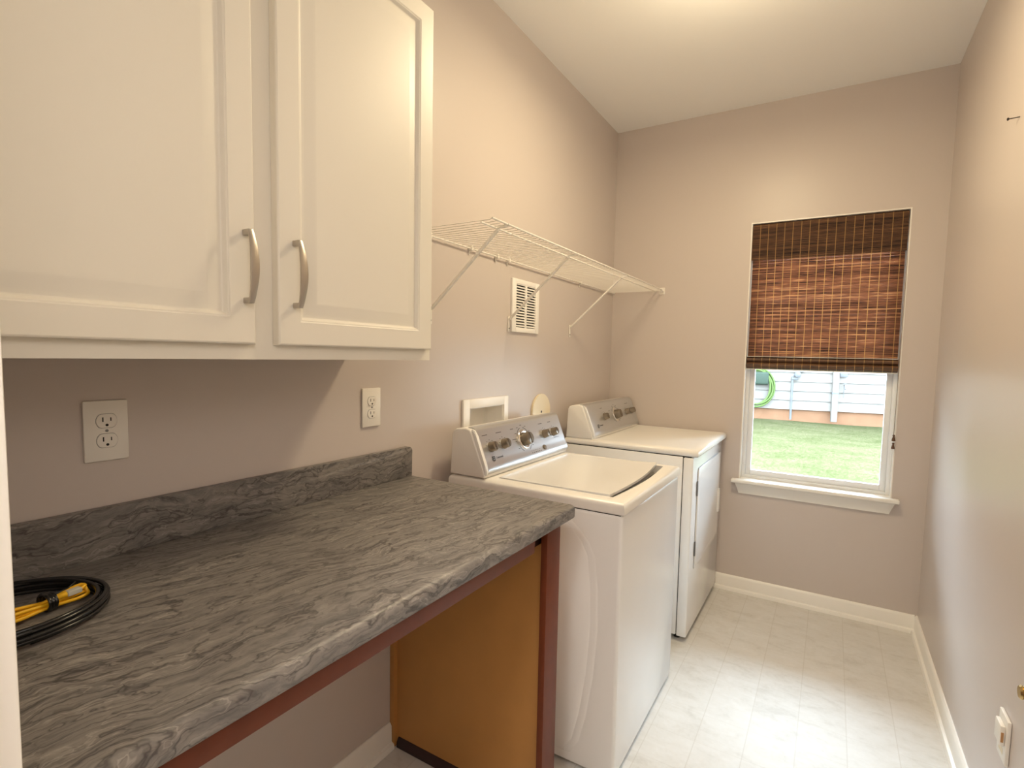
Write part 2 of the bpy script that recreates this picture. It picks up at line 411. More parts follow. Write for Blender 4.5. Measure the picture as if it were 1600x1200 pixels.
for i in range(4): t.faces.new((A[i], Bv[i], Bv[(i+1)%4], A[(i+1)%4]))
b.merge(t); b.build('window_apron', M['trim'], win, smooth=20)

# ------------------------------------------------------------------ woven blind
bx0, bx1 = 0.8215, 1.5275
blind = thing('bamboo_shade', 'brown woven bamboo roman shade pulled halfway down the window', 'window shade', (bx0, D+0.012, 1.295))
def sheet(x0, x1, z0, z1, y, th=0.0022, pitch=0.0052, nx=1):
    """ribbed sheet of reeds"""
    t = bmesh.new(); n = int((z1-z0)/pitch)
    prof = []
    for i in range(n):
        z = z0 + (z1-z0)*i/n; p = (z1-z0)/n
        prof += [(y, z), (y-th*0.6, z+p*0.25), (y-th, z+p*0.5), (y-th*0.6, z+p*0.75)]
    prof.append((y, z1))
    A = [t.verts.new((x0, yy, z)) for yy, z in prof]; Bq = [t.verts.new((x1, yy, z)) for yy, z in prof]
    for i in range(len(prof)-1): t.faces.new((A[i], Bq[i], Bq[i+1], A[i+1]))
    return t
b = MB(); b.merge(sheet(bx0+0.001, bx1-0.001, 1.33, 2.085, D+0.030)); b.build('shade_panel', M['bamboo'], blind, smooth=60)
b = MB(); b.merge(sheet(bx0-0.003, bx1+0.003, 1.902, 2.094, D+0.009)); b.merge(sheet(bx0-0.003, bx1+0.003, 1.902, 2.094, D+0.0145)); b.build('valance', M['bamboo2'], blind, smooth=60)
b = MB(); b.box(bx0, bx1, D+0.016, D+0.045, 2.086, 2.0995, 0.002); b.build('head_rail', M['wood'], blind)
# bottom folds
def fold(z0, z1, depth, y):
    t = bmesh.new(); n = 14; prof = []
    for i in range(n+1):
        a = PI*i/n; prof.append((y - depth*math.sin(a)**0.7, z0 + (z1-z0)*i/n))
    A = [t.verts.new((bx0-0.002, yy, z)) for yy, z in prof]; Bq = [t.verts.new((bx1+0.002, yy, z)) for yy, z in prof]
    for i in range(n): t.faces.new((A[i], Bq[i], Bq[i+1], A[i+1]))
    A2 = [t.verts.new((bx0-0.002, y+0.004, z)) for yy, z in prof]; B2 = [t.verts.new((bx1+0.002, y+0.004, z)) for yy, z in prof]
    for i in range(n): t.faces.new((A2[i+1], B2[i+1], B2[i], A2[i]))
    return t
b = MB(); b.merge(fold(1.297, 1.337, 0.030, D+0.030)); b.build('bottom_fold', M['bamboo2'], blind, smooth=60)
b = MB(); b.merge(fold(1.334, 1.366, 0.022, D+0.030)); b.build('upper_fold', M['bamboo2'], blind, smooth=60)
b = MB(); b.box(bx0-0.002, bx1+0.002, D+0.004, D+0.010, 1.2945, 1.298, 0.001); b.box(bx0, bx1, D+0.010, D+0.03, 1.3655, 1.3685, 0.001); b.build('hem_bar', M['plate'], blind, label='pale hem bars of the shade')
b = MB(); b.tube([(1.5335, D+0.004, 2.05), (1.533, D-0.004, 1.75), (1.532, D-0.008, 1.4), (1.531, D-0.008, 1.1), (1.530, D-0.008, 0.99)], 0.0013, 6)
b.tube([(1.530, D-0.008, 0.99), (1.530, D-0.008, 0.945)], 0.001, 6); b.build('pull_cord', M['cord'], blind)
for z in (0.957, 0.917):
    b = MB(); b.lathe([(0.0025, 0.032), (0.006, 0.028), (0.0035, 0.022), (0.0065, 0.012), (0.0085, 0.002), (0.006, 0.0)], Matrix.Translation((1.5300, D-0.0095, z)), 16)
    b.build('tassel', M['wood'], blind)

# ------------------------------------------------------------------ wall cabinet
CX, DXF = 0.315, 0.335
CY0, CY1, CZ0, CZ1 = 0.118, 1.0471, 1.3256, 2.212
cab = thing('wall_cabinet', 'white two-door wall cabinet hung above the grey countertop', 'cabinet', (0, 0.58, CZ0))
b = MB(); b.box(0.0, 0.295, CY0, CY1-0.003, CZ0+0.006, CZ1, 0.001); b.build('carcass', M['cab'], cab)
b = MB()
for q in ((CY0, 0.155, CZ0, CZ1), (1.0, CY1, CZ0, CZ1), (0.53, 0.635, CZ0, CZ1), (0.155, 0.53, CZ0, CZ0+0.05), (0.635, 1.0, CZ0, CZ0+0.05), (0.155, 0.53, CZ1-0.05, CZ1), (0.635, 1.0, CZ1-0.05, CZ1)):
    b.box(0.295, CX, q[0], q[1], q[2], q[3])
b.build('face_frame', M['cab'], cab)
def door_mesh(y0, y1, z0, z1):
    t = bmesh.new()
    steps = [(0.0, 0.001), (0.0, 0.0165), (0.0012, 0.0185), (0.0035, 0.0198), (0.007, 0.0200), (0.046, 0.0200), (0.0475, 0.0188), (0.0500, 0.0182),
             (0.0525, 0.0150), (0.0545, 0.0125), (0.0565, 0.0118), (0.0590, 0.0122), (0.0640, 0.0138), (0.0720, 0.0160), (0.0800, 0.0182), (0.0835, 0.0190), (0.0860, 0.0191)]
    rings = []
    for ins, d in steps:
        rings.append([t.verts.new((CX+d, y, z)) for y, z in ((y0+ins, z0+ins), (y1-ins, z0+ins), (y1-ins, z1-ins), (y0+ins, z1-ins))])
    for A, B in zip(rings, rings[1:]):
        for k in range(4): t.faces.new((A[k], A[(k+1)%4], B[(k+1)%4], B[k]))
    t.faces.new(rings[0][::-1]); t.faces.new(rings[-1])
    return t
def handle(y, z0, z1, parent):
    n = 20; h = z1-z0
    t = bmesh.new(); rings = []
    for i in range(n+1):
        s = i/n; z = z0 + h*s
        arch = math.sin(PI*s)
        x = DXF + 0.017 + 0.013*arch**0.8
        w = 0.0045 + 0.0030*arch**1.5; th = 0.0022
        rings.append([t.verts.new(p) for p in ((x-th, y-w, z), (x+th*0.6, y-w, z), (x+th, y-w*0.5, z), (x+th, y+w*0.5, z), (x+th*0.6, y+w, z), (x-th, y+w, z))])
    for A, B in zip(rings, rings[1:]):
        for k in range(6): t.faces.new((A[k], A[(k+1)%6], B[(k+1)%6], B[k]))
    t.faces.new(rings[0][::-1]); t.faces.new(rings[-1])
    mb = MB(); mb.merge(t)
    for z in (z0, z1-0.010): mb.box(DXF+0.0005, DXF+0.019, y-0.0048, y+0.0048, z, z+0.010, 0.001)
    return mb.build('door_handle', M['nickel'], parent, smooth=40)
DZ0, DZ1 = 1.3532, 2.196
for y0, y1, hy in ((0.1355, 0.5615, 0.5425), (0.6055, 1.0325, 0.639)):
    b = MB(); b.merge(door_mesh(y0, y1, DZ0, DZ1)); d = b.build('cabinet_door', M['cab'], cab, smooth=25)
    handle(hy, 1.425, 1.553, d)

# ------------------------------------------------------------------ countertop
CE, CF, CT = 1.2976, 0.6354, 0.9252
ct = thing('countertop', 'grey veined laminate countertop with rolled front edge and backsplash', 'countertop', (0.32, 0.7, CT-0.04))
prof = [(0.0205, CT-0.020), (0.0205, CT), (CF-0.014, CT)]
for i in range(1, 9):
    a = PI/2*i/8; prof.append((CF-0.014+0.014*math.sin(a), CT-0.014+0.014*math.cos(a)))
prof += [(CF, CT-0.028)]
for i in range(1, 6):
    a = PI/2*i/5; prof.append((CF-0.010+0.010*math.cos(a), CT-0.030-0.0096*math.sin(a)))
prof += [(CF-0.04, CT-0.0396), (CF-0.04, CT-0.020)]
b = MB(); b.prism(prof, FY+0.002, CE, 'y'); b.box(0.001, 0.0206, FY+0.002, CE, CT-0.02, CT)
b.build('worktop', M['counter'], ct, smooth=40)
b = MB()
t = [(FY+0.002, CT), (CE, CT), (CE, CT+0.088)]
for i in range(1, 6):
    a = PI/2*i/5; t.append((CE-0.012+0.012*math.cos(a), CT+0.0886+0.012*math.sin(a)))
t += [(FY+0.002, CT+0.1006)]
b.prism(t, 0.001, 0.020, 'x', 0.002, 2); b.build('backsplash', M['counter'], ct, smooth=40)

base = thing('desk_base', 'dark stained and maple wood base holding up the grey countertop', 'desk base', (0.3, 1.24, 0))
b = MB(); b.box(0.018, 0.58, 1.233, 1.262, 0.0, CT-0.041, 0.0005, 1); b.build('side_panel', M['maple'], base, label='maple veneer side panel')
b = MB(); b.box(0.001, 0.019, 1.2165, 1.262, 0.0, CT-0.041, 0.0005, 1); b.build('wall_filler', M['maple'], base)
b = MB(); b.box(0.58, 0.600, 1.2045, 1.281, 0.0, CT-0.041, 0.0015); b.build('face_post', M['mahog'], base, label='dark reddish brown upright post')
b = MB(); b.box(0.573, 0.592, FY+0.003, 1.150, 0.826, CT-0.041, 0.001); b.build('apron_rail', M['mahog'], base, label='dark reddish brown rail under the countertop')
b = MB(); b.box(0.556, 0.5725, 1.10, 1.2335, 0.826, CT-0.041, 0.001); b.build('corner_cleat', M['kick'], base)
b = MB(); b.prism([(1.233, 0.001), (1.222, 0.001), (1.2225, 0.018), (1.228, 0.030), (1.233, 0.033)], 0.027, 0.579, 'x'); b.build('toe_strip', M['kick'], base, label='very dark brown strip along the floor')

# ------------------------------------------------------------------ laundry appliances
def text_mesh(body, size, mat_world, depth=0.0002):
    cu = bpy.data.curves.new('lettering', 'FONT'); cu.body = body; cu.size = size; cu.align_x = 'LEFT'; cu.extrude = depth
    o = bpy.data.objects.new('lettering', cu); C.objects.link(o)
    dg = bpy.context.evaluated_depsgraph_get(); dg.update()
    me = bpy.data.meshes.new_from_object(o.evaluated_get(dg))
    C.objects.unlink(o); bpy.data.objects.remove(o)
    t = bmesh.new(); t.from_mesh(me); bpy.data.meshes.remove(me)
    bmesh.ops.transform(t, matrix=mat_world, verts=t.verts[:])
    return t
def console(parent, y0, y1, z0, knobs, main, button, logo, bars):
    """backguard: slanted control panel between end caps. z0 = deck height"""
    con_prof = [(0.052, z0), (0.060, z0+0.148), (0.066, z0+0.160), (0.078, z0+0.167), (0.118, z0+0.172), (0.138, z0+0.168), (0.147, z0+0.160),
                (0.199, z0+0.024), (0.206, z0+0.010), (0.203, z0)]
    b = MB(); b.prism(con_prof, y0, y1, 'y', 0.006, 3); con = b.build('console', M['appl2'], parent, smooth=40)
    P0 = Vector((0.2025, 0, z0+0.020)); P1 = Vector((0.148, 0, z0+0.163)); v = (P1-P0); LV = v.length; v.normalize()
    n = Vector((v.z, 0, -v.x)); u = Vector((0, 1, 0))
    def pt(y, s, h): return P0 + u*y + v*s + n*h
    F = lambda y, s, h: Matrix(((u.x, v.x, n.x, 0), (u.y, v.y, n.y, 0), (u.z, v.z, n.z, 0), (0, 0, 0, 1))) if False else Matrix.Translation(pt(y, s, h)) @ Matrix(((u.x, v.x, n.x, 0), (u.y, v.y, n.y, 0), (u.z, v.z, n.z, 0), (0, 0, 0, 1)))
    # end caps
    for ya, yb in ((y0+0.003, y0+0.0165),):
        t = bmesh.new(); prof = [(-0.012, -0.004), (-0.010, 0.006), (0.0, 0.0115), (0.02, 0.0125), (LV-0.02, 0.0105), (LV-0.003, 0.008), (LV+0.004, 0.002), (LV+0.006, -0.004)]
        A = [t.verts.new(pt(ya, s, h)) for s, h in prof]; Bq = [t.verts.new(pt(yb, s, h)) for s, h in prof]
        t.faces.new(A); t.faces.new(Bq[::-1])
        for i in range(len(prof)): t.faces.new((A[i], Bq[i], Bq[(i+1)%len(prof)], A[(i+1)%len(prof)]))
        es = [e for e in t.edges if (e.verts[0] in A) == (e.verts[1] in A)]
        bmesh.ops.bevel(t, geom=es, offset=0.003, segments=2, affect='EDGES')
        b = MB(); b.merge(t); b.build('end_cap', M['appl'], con, smooth=40)
    # silver panel
    prof = [(-0.010, -0.002), (-0.009, 0.004), (-0.002, 0.0085), (0.006, 0.0095), (0.016, 0.0085), (0.026, 0.0065), (0.040, 0.0055), (LV-0.004, 0.0055), (LV+0.005, 0.0035), (LV+0.0115, -0.003), (LV+0.017, -0.014), (LV+0.020, -0.022), (LV+0.010, -0.022), (0.0, -0.002)]
    t = bmesh.new(); ya, yb = y0+0.0170, y1-0.001
    rad = 0.018
    cols = [(yb, 0.0)]
    A = [t.verts.new(pt(ya, s, h)) for s, h in prof]; Bq = [t.verts.new(pt(yb, s, h)) for s, h in prof]
    t.faces.new(A); t.faces.new(Bq[::-1])
    for i in range(len(prof)-1): t.faces.new((A[i], Bq[i], Bq[i+1], A[i+1]))
    t.faces.new((A[-1], Bq[-1], Bq[0], A[0]))
    es = [e for e in t.edges if e.verts[0] in Bq and e.verts[1] in Bq]
    bmesh.ops.bevel(t, geom=es, offset=0.0025, segments=2, affect='EDGES')
    b = MB(); b.merge(t)
    b.mi = 1
    def FHs(q):
        for (s0, h0), (s1, h1) in zip(prof, prof[1:]):
            if s0 <= q <= s1: return h0 + (h1-h0)*(q-s0)/(s1-s0) + 0.0003
        return 0.0058
    FH = 0.0058
    for (yy, s, w, hh) in bars:
        b.poly([pt(yy-w/2, s, FHs(s)), pt(yy+w/2, s, FHs(s)), pt(yy+w/2, s+hh, FHs(s+hh)), pt(yy-w/2, s+hh, FHs(s+hh))])
    # arc marks round the main dial
    def arc(yc, sc, r0, r1, a0, a1):
        k = 10
        for i in range(k):
            p, q = a0+(a1-a0)*i/k, a0+(a1-a0)*(i+1)/k
            b.poly([pt(yc+r0*math.cos(p), sc+r0*math.sin(p), FH), pt(yc+r1*math.cos(p), sc+r1*math.sin(p), FH), pt(yc+r1*math.cos(q), sc+r1*math.sin(q), FH), pt(yc+r0*math.cos(q), sc+r0*math.sin(q), FH)])
    my, ms, mr = main
    for a0, a1 in ((0.5, 1.35), (1.8, 2.75), (3.6, 4.3), (5.0, 5.7)): arc(my, ms, mr*1.30, mr*1.37, a0, a1)
    for i in range(12):
        a = 2*PI*i/12; 
        yy, ss = my+mr*1.62*math.cos(a), ms+mr*1.62*math.sin(a)
        b.poly([pt(yy-0.006, ss-0.001, FH), pt(yy+0.006, ss-0.001, FH), pt(yy+0.006, ss+0.001, FH), pt(yy-0.006, ss+0.001, FH)])
    for (yy, s, r) in knobs:
        for i in range(5):
            a = PI*(0.1+0.2*i); y2, s2 = yy+r*1.5*math.cos(a), s+r*1.5*math.sin(a)
            b.poly([pt(y2-0.0022, s2-0.0012, FH), pt(y2+0.0022, s2-0.0012, FH), pt(y2+0.0022, s2+0.0012, FH), pt(y2-0.0022, s2+0.0012, FH)])
    # emblem: outlined shield with a dark field
    ly, ls = logo
    FH = 0.0066
    arc(ly, ls, 0.0105, 0.0122, 2.1, 4.6)
    b.poly([pt(ly+q[0], ls+q[1], FH) for q in ((-0.0075,0.009),(0.0085,0.009),(0.0085,-0.006),(0.0005,-0.010),(-0.0075,-0.006))])
    b.build('control_panel', [M['silver'], M['ink']], con, smooth=40)
    b = MB(); b.merge(text_mesh('MAY', 0.0072, F(ly-0.0072, ls+0.0018, FH+0.0003))); b.merge(text_mesh('TAG', 0.0072, F(ly-0.0070, ls-0.0048, FH+0.0003)))
    b.build('emblem_lettering', M['silver'], con, smooth=0)
    b = MB(); b.merge(text_mesh('Centennial', 0.0105, F(ly+0.014, ls-0.002, FH+0.0001))); b.build('series_lettering', M['ink'], con, smooth=0)
    # knobs
    for (yy, s, r) in knobs:
        b = MB(); b.lathe([(r*1.06, 0), (r*1.06, 0.004), (r*0.98, 0.006), (r*0.95, 0.020), (r*0.84, 0.0245), (r*0.6, 0.026), (0, 0.0262)], F(yy, s, 0.0054), 32)
        t = bmesh.new(); 
        Mx = F(yy, s, 0.0054+0.025)
        for i in (-1, 1):
            pass
        b2 = bmesh.new(); bmesh.ops.create_cube(b2, size=1); bmesh.ops.scale(b2, vec=(r*0.36, r*1.6, 0.006), verts=b2.verts[:]); bmesh.ops.bevel(b2, geom=b2.edges[:], offset=0.0012, segments=2, affect='EDGES')
        t.free(); b.merge(b2, Mx); b.build('knob', M['knob'], con, smooth=40)
    b = MB(); b.lathe([(mr*1.1, 0), (mr*1.1, 0.002), (mr*1.02, 0.0045), (mr*0.9, 0.005), (mr*0.78, 0.003), (mr*0.78, 0.001), (0, 0.001)], F(my, ms, 0.0054), 40); b.build('dial_ring', M['chrome'], con, smooth=40, label='bright chrome ring')
    r = mr*0.72
    b = MB(); b.lathe([(r*1.0, 0.001), (r*1.0, 0.008), (r*0.96, 0.028), (r*0.86, 0.033), (r*0.55, 0.035), (0, 0.0352)], F(my, ms, 0.0054), 36)
    b2 = bmesh.new(); bmesh.ops.create_cube(b2, size=1); bmesh.ops.scale(b2, vec=(r*0.34, r*1.65, 0.007), verts=b2.verts[:]); bmesh.ops.bevel(b2, geom=b2.edges[:], offset=0.0014, segments=2, affect='EDGES')
    b.merge(b2, F(my, ms, 0.0054+0.034)); b.build('cycle_dial', M['knob'], con, smooth=40)
    if button:
        yy, s, r = button
        b = MB(); b.lathe([(r*1.25, 0), (r*1.25, 0.002), (r, 0.003), (r, 0.006), (r*0.8, 0.0075), (0, 0.008)], F(yy, s, 0.0054), 24); b.build('start_button', M['knob'], con, smooth=40)
    return con

# ---- washer
WY0, WY1, WXF, WZL, WZT = 1.4572, 2.1132, 0.7189, 0.8659, 0.9050
wa = thing('washing_machine', 'white top-loading washing machine beside the countertop end', 'washing machine', (0.38, 1.785, 0))
b = MB(); b.box(0.045, WXF, WY0, WY1, 0.014, WZL-0.0025, 0.011, 4)
# pressed curve in the side panels
for ys, sg in ((WY0, -1), (WY1, 1)):
    arcp = [(0.545, 0.828), (0.577, 0.803), (0.612, 0.765), (0.635, 0.722), (0.647, 0.62), (0.651, 0.49), (0.640, 0.33), (0.619, 0.191), (0.597, 0.10), (0.565, 0.048)]
    for off, hh in ((0.0, 0.003), (0.020, 0.0055)):
        pr = [(x-off, z) for x, z in arcp] + [(0.16, 0.048), (0.12, 0.4), (0.16, 0.828)]
        t = bmesh.new(); A = [t.verts.new((x, ys, z)) for x, z in pr]
        cx, cz = 0.4, 0.45
        Bq = [t.verts.new((cx+(x-cx)*0.965, ys+sg*hh, cz+(z-cz)*0.98)) for x, z in pr]
        t.faces.new(Bq)
        for i in range(len(pr)): t.faces.new((A[i], Bq[i], Bq[(i+1)%len(pr)], A[(i+1)%len(pr)]))
        b.merge(t)
b.build('cabinet_body', M['appl'], wa, smooth=50)
b = MB(); b.box(0.055, WXF-0.008, WY0+0.006, WY1-0.006, WZL-0.004, WZL+0.002); b.build('shadow_gap', M['dark'], wa, smooth=0)
# top deck with an opening that holds the lid
b = MB()
lx0, lx1, ly0, ly1 = 0.232, 0.668, WY0+0.050, WY1-0.050
def deck():
    t = bmesh.new()
    z0, z1 = WZL, WZT
    o = [(0.048, WY0-0.001), (WXF+0.006, WY0-0.001), (WXF+0.006, WY1+0.001), (0.048, WY1+0.001)]
    # outer ring
    def rect(ins, z): return [t.verts.new((x + (ins if x < 0.3 else -ins), y + (ins if y < 1.7 else -ins), z)) for x, y in o]
    R = [rect(0.003, z0), rect(0.0, z0+0.003), rect(0.0, z0+0.022), rect(0.002, z0+0.030), rect(0.007, z0+0.036), rect(0.016, z1-0.0005), rect(0.026, z1)]
    for A, Bq in zip(R, R[1:]):
        for k in range(4): t.faces.new((A[k], A[(k+1)%4], Bq[(k+1)%4], Bq[k]))
    t.faces.new(R[0][::-1])
    # inner opening: front edge bows outwards
    nb = 12
    inner = [(lx0, ly0)] 
    fr = []
    for i in range(nb+1):
        s = i/nb; fr.append((lx1 + 0.016*math.sin(PI*s), ly0 + (ly1-ly0)*s))
    top = R[-1]
    iv = [t.verts.new((lx0, ly0, z1))] + [t.verts.new((x, y, z1)) for x, y in fr] + [t.verts.new((lx0, ly1, z1))]
    bv = [t.verts.new((v.co.x, v.co.y, z1-0.028)) for v in iv]
    t.faces.new((top[0], top[1], iv[1], iv[0]))
    t.faces.new([top[1], top[2]] + [iv[1+nb-k] for k in range(nb+1)])
    t.faces.new((top[2], top[3], iv[-1], iv[-2]))
    t.faces.new((top[3], top[0], iv[0], iv[-1]))
    for i in range(len(iv)):
        j = (i+1) % len(iv); t.faces.new((iv[i], iv[j], bv[j], bv[i]))
    t.faces.new(bv)
    return t
b.merge(deck()); b.build('top_deck', M['appl2'], wa, smooth=45)
# lid: dished slab, front corners up, finger slot along the far half of the front edge
t = bmesh.new(); nx, ny = 14, 14
def lidz(s, q):
    dish = -0.005*math.sin(PI*q)*math.sin(PI*min(1, s*1.05))
    lift = 0.010*s**3*(0.25+0.75*q)
    return WZT + 0.0035 + dish + lift
gr = []
for i in range(nx+1):
    s = i/nx; row = []
    for j in range(ny+1):
        q = j/ny; xe = lx1 - 0.012 + 0.016*math.sin(PI*q) - 0.014*q**2
        row.append((lx0+0.004 + (xe-lx0-0.004)*s, ly0+0.004 + (ly1-ly0-0.008)*q, lidz(s, q)))
    gr.append(row)
Tv = [[t.verts.new(p) for p in r] for r in gr]; Bv2 = [[t.verts.new((p[0], p[1], p[2]-0.009)) for p in r] for r in gr]
for i in range(nx):
    for j in range(ny):
        t.faces.new((Tv[i][j], Tv[i+1][j], Tv[i+1][j+1], Tv[i][j+1])); t.faces.new((Bv2[i][j+1], Bv2[i+1][j+1], Bv2[i+1][j], Bv2[i][j]))
loop = [(i, 0) for i in range(nx)] + [(nx, j) for j in range(ny)] + [(i, ny) for i in range(nx, 0, -1)] + [(0, j) for j in range(ny, 0, -1)]
for k in range(len(loop)):
    (i, j), (p, q) = loop[k], loop[(k+1) % len(loop)]
    t.faces.new((Bv2[i][j], Bv2[p][q], Tv[p][q], Tv[i][j]))
b = MB(); b.merge(t); lid = b.build('lid', M['appl'], wa, smooth=50)
b = MB(); b.prism([(lx1-0.004, ly0+0.004)] + [(lx1-0.001+0.0155*math.sin(PI*i/12), ly0+0.004+(ly1-ly0-0.008)*i/12) for i in range(13)] + [(lx1-0.024, ly1-0.004)], WZT-0.0285, WZT-0.024, 'z'); b.build('finger_slot', M['dark'], wa, smooth=0)
for x in (0.10, 0.66):
    for y in (WY0+0.06, WY1-0.06):
        b = MB(); b.lathe([(0.018, 0), (0.018, 0.010), (0.010, 0.012), (0.010, 0.02)], Matrix.Translation((x, y, 0)), 16); b.build('levelling_foot', M['dark'], wa)
z0 = WZT + 0.003; sz = lambda z: (z - z0 - 0.020)/0.93
bars = [(1.517, 0.128, 0.034, 0.0022), (1.607, 0.128, 0.036, 0.0022), (1.700, 0.130, 0.022, 0.0020), (1.700, 0.088, 0.030, 0.0022), (1.925, 0.128, 0.032, 0.0022), (2.005, 0.128, 0.026, 0.0022), (2.035, 0.055, 0.05, 0.0018)]
bars += [(1.80+0.014*i, 0.017, 0.006, 0.003) for i in range(6)] + [(1.80+0.016*i, 0.026, 0.010, 0.0012) for i in range(5)]
console(wa, WY0+0.002, WY1-0.006, z0, [(1.537, 0.082, 0.0185), (1.622, 0.082, 0.0185), (1.938, 0.082, 0.0175), (2.017, 0.082, 0.0175)], (1.770, 0.080, 0.037), (1.905, 0.026, 0.010), (1.534, 0.038), bars)

# ---- dryer
DY0, DY1, DXX, DZT = 2.3994, 3.112, 0.7129, 0.8903
dr = thing('clothes_dryer', 'white front-loading clothes dryer in the corner beside the window', 'dryer', (0.38, 2.756, 0))
b = MB(); b.box(0.045, 0.664, DY0, DY1, 0.030, DZT-0.002, 0.004, 2); b.build('cabinet_body', M['appl'], dr, smooth=50)
b = MB(); b.box(0.6665, DXX, DY0-0.001, DY1, 0.026, DZT-0.003, 0.007, 3); fp = b.build('front_panel', M['appl'], dr, smooth=50)
b = MB(); b.box(0.06, 0.70, DY0+0.006, DY1-0.006, DZT-0.006, DZT+0.003); b.box(0.655, 0.672, DY0+0.004, DY1-0.004, 0.04, DZT-0.006); b.build('shadow_gap', M['dark'], dr, smooth=0)
# top: rolled edges, shallow dish
t = bmesh.new(); z1 = DZT+0.036
o = [(0.048, DY0-0.002), (DXX+0.022, DY0-0.002), (DXX+0.022, DY1+0.001), (0.048, DY1+0.001)]
def rect(i, z, ix=None): 
    ix = i if ix is None else ix
    return [t.verts.new((x+(ix if x < 0.3 else -ix), y+(i if y < 2.7 else -i), z)) for x, y in o]
R = [rect(0.006, DZT+0.002), rect(0.0015, DZT+0.004), rect(0.0, DZT+0.010), rect(0.0, DZT+0.020), rect(0.003, DZT+0.029), rect(0.009, z1-0.002), rect(0.018, z1), rect(0.036, z1-0.001), rect(0.050, z1-0.0035), rect(0.07, z1-0.0055), rect(0.10, z1-0.006)]
for A, Bq in zip(R, R[1:]):
    for k in range(4): t.faces.new((A[k], A[(k+1)%4], Bq[(k+1)%4], Bq[k]))
t.faces.new(R[0][::-1]); t.faces.new(R[-1])
b = MB(); b.merge(t); b.build('top_panel', M['appl2'], dr, smooth=60)
# door with chamfered upper corner
dz = [(2.497, 0.335), (3.050, 0.335), (3.066, 0.35), (3.066, 0.800), (3.050, 0.822), (2.515, 0.822), (2.497, 0.806)]
t = bmesh.new(); cx, cz = 2.78, 0.58
def rg(sc, x): return [t.verts.new((x, cx+(y-cx)*sc, cz+(z-cz)*sc)) for y, z in dz]
R = [rg(1.0, DXX-0.001), rg(1.0, DXX+0.003), rg(0.995, DXX+0.0055), rg(0.985, DXX+0.0065), rg(0.86, DXX+0.0070)]
for A, Bq in zip(R, R[1:]):
    for k in range(len(dz)): t.faces.new((A[k], A[(k+1)%len(dz)], Bq[(k+1)%len(dz)], Bq[k]))
t.faces.new(R[0][::-1]); t.faces.new(R[-1])
b = MB(); b.merge(t); dd = b.build('dryer_door', M['appl'], dr, smooth=50)
b = MB(); b.prism([(cx+(y-cx)*1.012, cz+(z-cz)*1.012) for y, z in dz], DXX-0.0005, DXX+0.0012, 'x'); b.build('door_seam', M['hinge'], dr, smooth=0)
for z in (0.432, 0.727):
    b = MB(); b.box(DXX+0.0005, DXX+0.007, 2.485, 2.4955, z-0.036, z+0.036, 0.002); b.build('door_hinge', M['hinge'], dr)
b = MB(); ring(b, 0, 1, 0, 1, 0.1, 0, 1) if False else None
for y0, y1, z0_, z1_ in ((3.000, 3.006, 0.485, 0.615), (3.026, 3.032, 0.485, 0.615), (3.006, 3.026, 0.485, 0.493), (3.006, 3.026, 0.607, 0.615)):
    b.box(DXX+0.0060, DXX+0.016, y0, y1, z0_, z1_, 0.002)
hh = b.build('door_pull', M['appl'], dd)
b = MB(); b.box(DXX+0.0060, DXX+0.0080, 3.006, 3.026, 0.493, 0.607); b.build('pull_recess', M['pipe'], dd, smooth=0)
for x in (0.10, 0.66):
    for y in (DY0+0.05, DY1-0.05):
        b = MB(); b.lathe([(0.016, 0), (0.016, 0.012), (0.009, 0.014), (0.009, 0.034)], Matrix.Translation((x, y, 0)), 16); b.build('levelling_foot', M['dark'], dr)
zd = z1 - 0.004
bars = [(2.60, 0.128, 0.03, 0.0022), (2.99, 0.128, 0.05, 0.0022), (2.70, 0.105, 0.02, 0.002), (2.70, 0.092, 0.012, 0.002)]
console(dr, DY0+0.002, DY1-0.006, zd, [(2.616, 0.080, 0.0185), (2.955, 0.080, 0.0175), (3.045, 0.080, 0.0175)], (2.785, 0.078, 0.036), None, (2.500, 0.038), bars)

# ------------------------------------------------------------------ wire shelf
ZS, XF, SY0, SY1 = 1.754, 0.325, 1.312, D-0.004
sh = thing('wire_shelf', 'white ventilated wire shelf on the wall above washer and dryer', 'shelf', (0.0, 2.2, ZS))
w = None
nw = 72; pitch = (SY1-0.012-SY0)/(nw-1)
for i in range(nw):
    if w is None:
        b = MB(); b.tube([(0.010, SY0, ZS), (XF-0.012, SY0, ZS), (XF-0.004, SY0, ZS+0.002), (XF, SY0, ZS+0.006)], 0.00135, 6)
        w = b.build('cross_wire', M['wire'], sh, smooth=50)
    else:
        c = w.copy(); C.objects.link(c); c.location = (0, pitch*i, 0)
for x, z, r, n in ((0.012, ZS-0.0045, 0.0032, 'rear_rod'), (0.283, ZS-0.0045, 0.0032, 'inner_rod'), (XF, ZS+0.004, 0.0032, 'front_rod')):
    b = MB(); b.tube([(x, SY0-(0.0 if n != 'front_rod' else 0.0), z), (x, SY1, z)], r, 10); b.build(n, M['wire'], sh, smooth=50)
for y in (1.400, 1.908, 2.512):
    b = MB(); b.bar((0.286, y, ZS-0.008), (0.008, y, 1.500), 0.0115, 0.007)
    b.box(0.001, 0.006, y-0.007, y+0.007, 1.447, 1.512, 0.0015); b.bar((0.284, y, ZS-0.004), (0.33, y, ZS+0.004), 0.009, 0.004)
    br = b.build('support_brace', M['wire'], sh)
    b = MB(); b.lathe([(0.003, 0), (0.003, 0.0014), (0.0012, 0.002), (0, 0.002)], Matrix.Translation((0.0058, y, 1.46)) @ Matrix.Rotation(PI/2, 4, 'Y'), 12); b.build('screw', M['steel'], br)
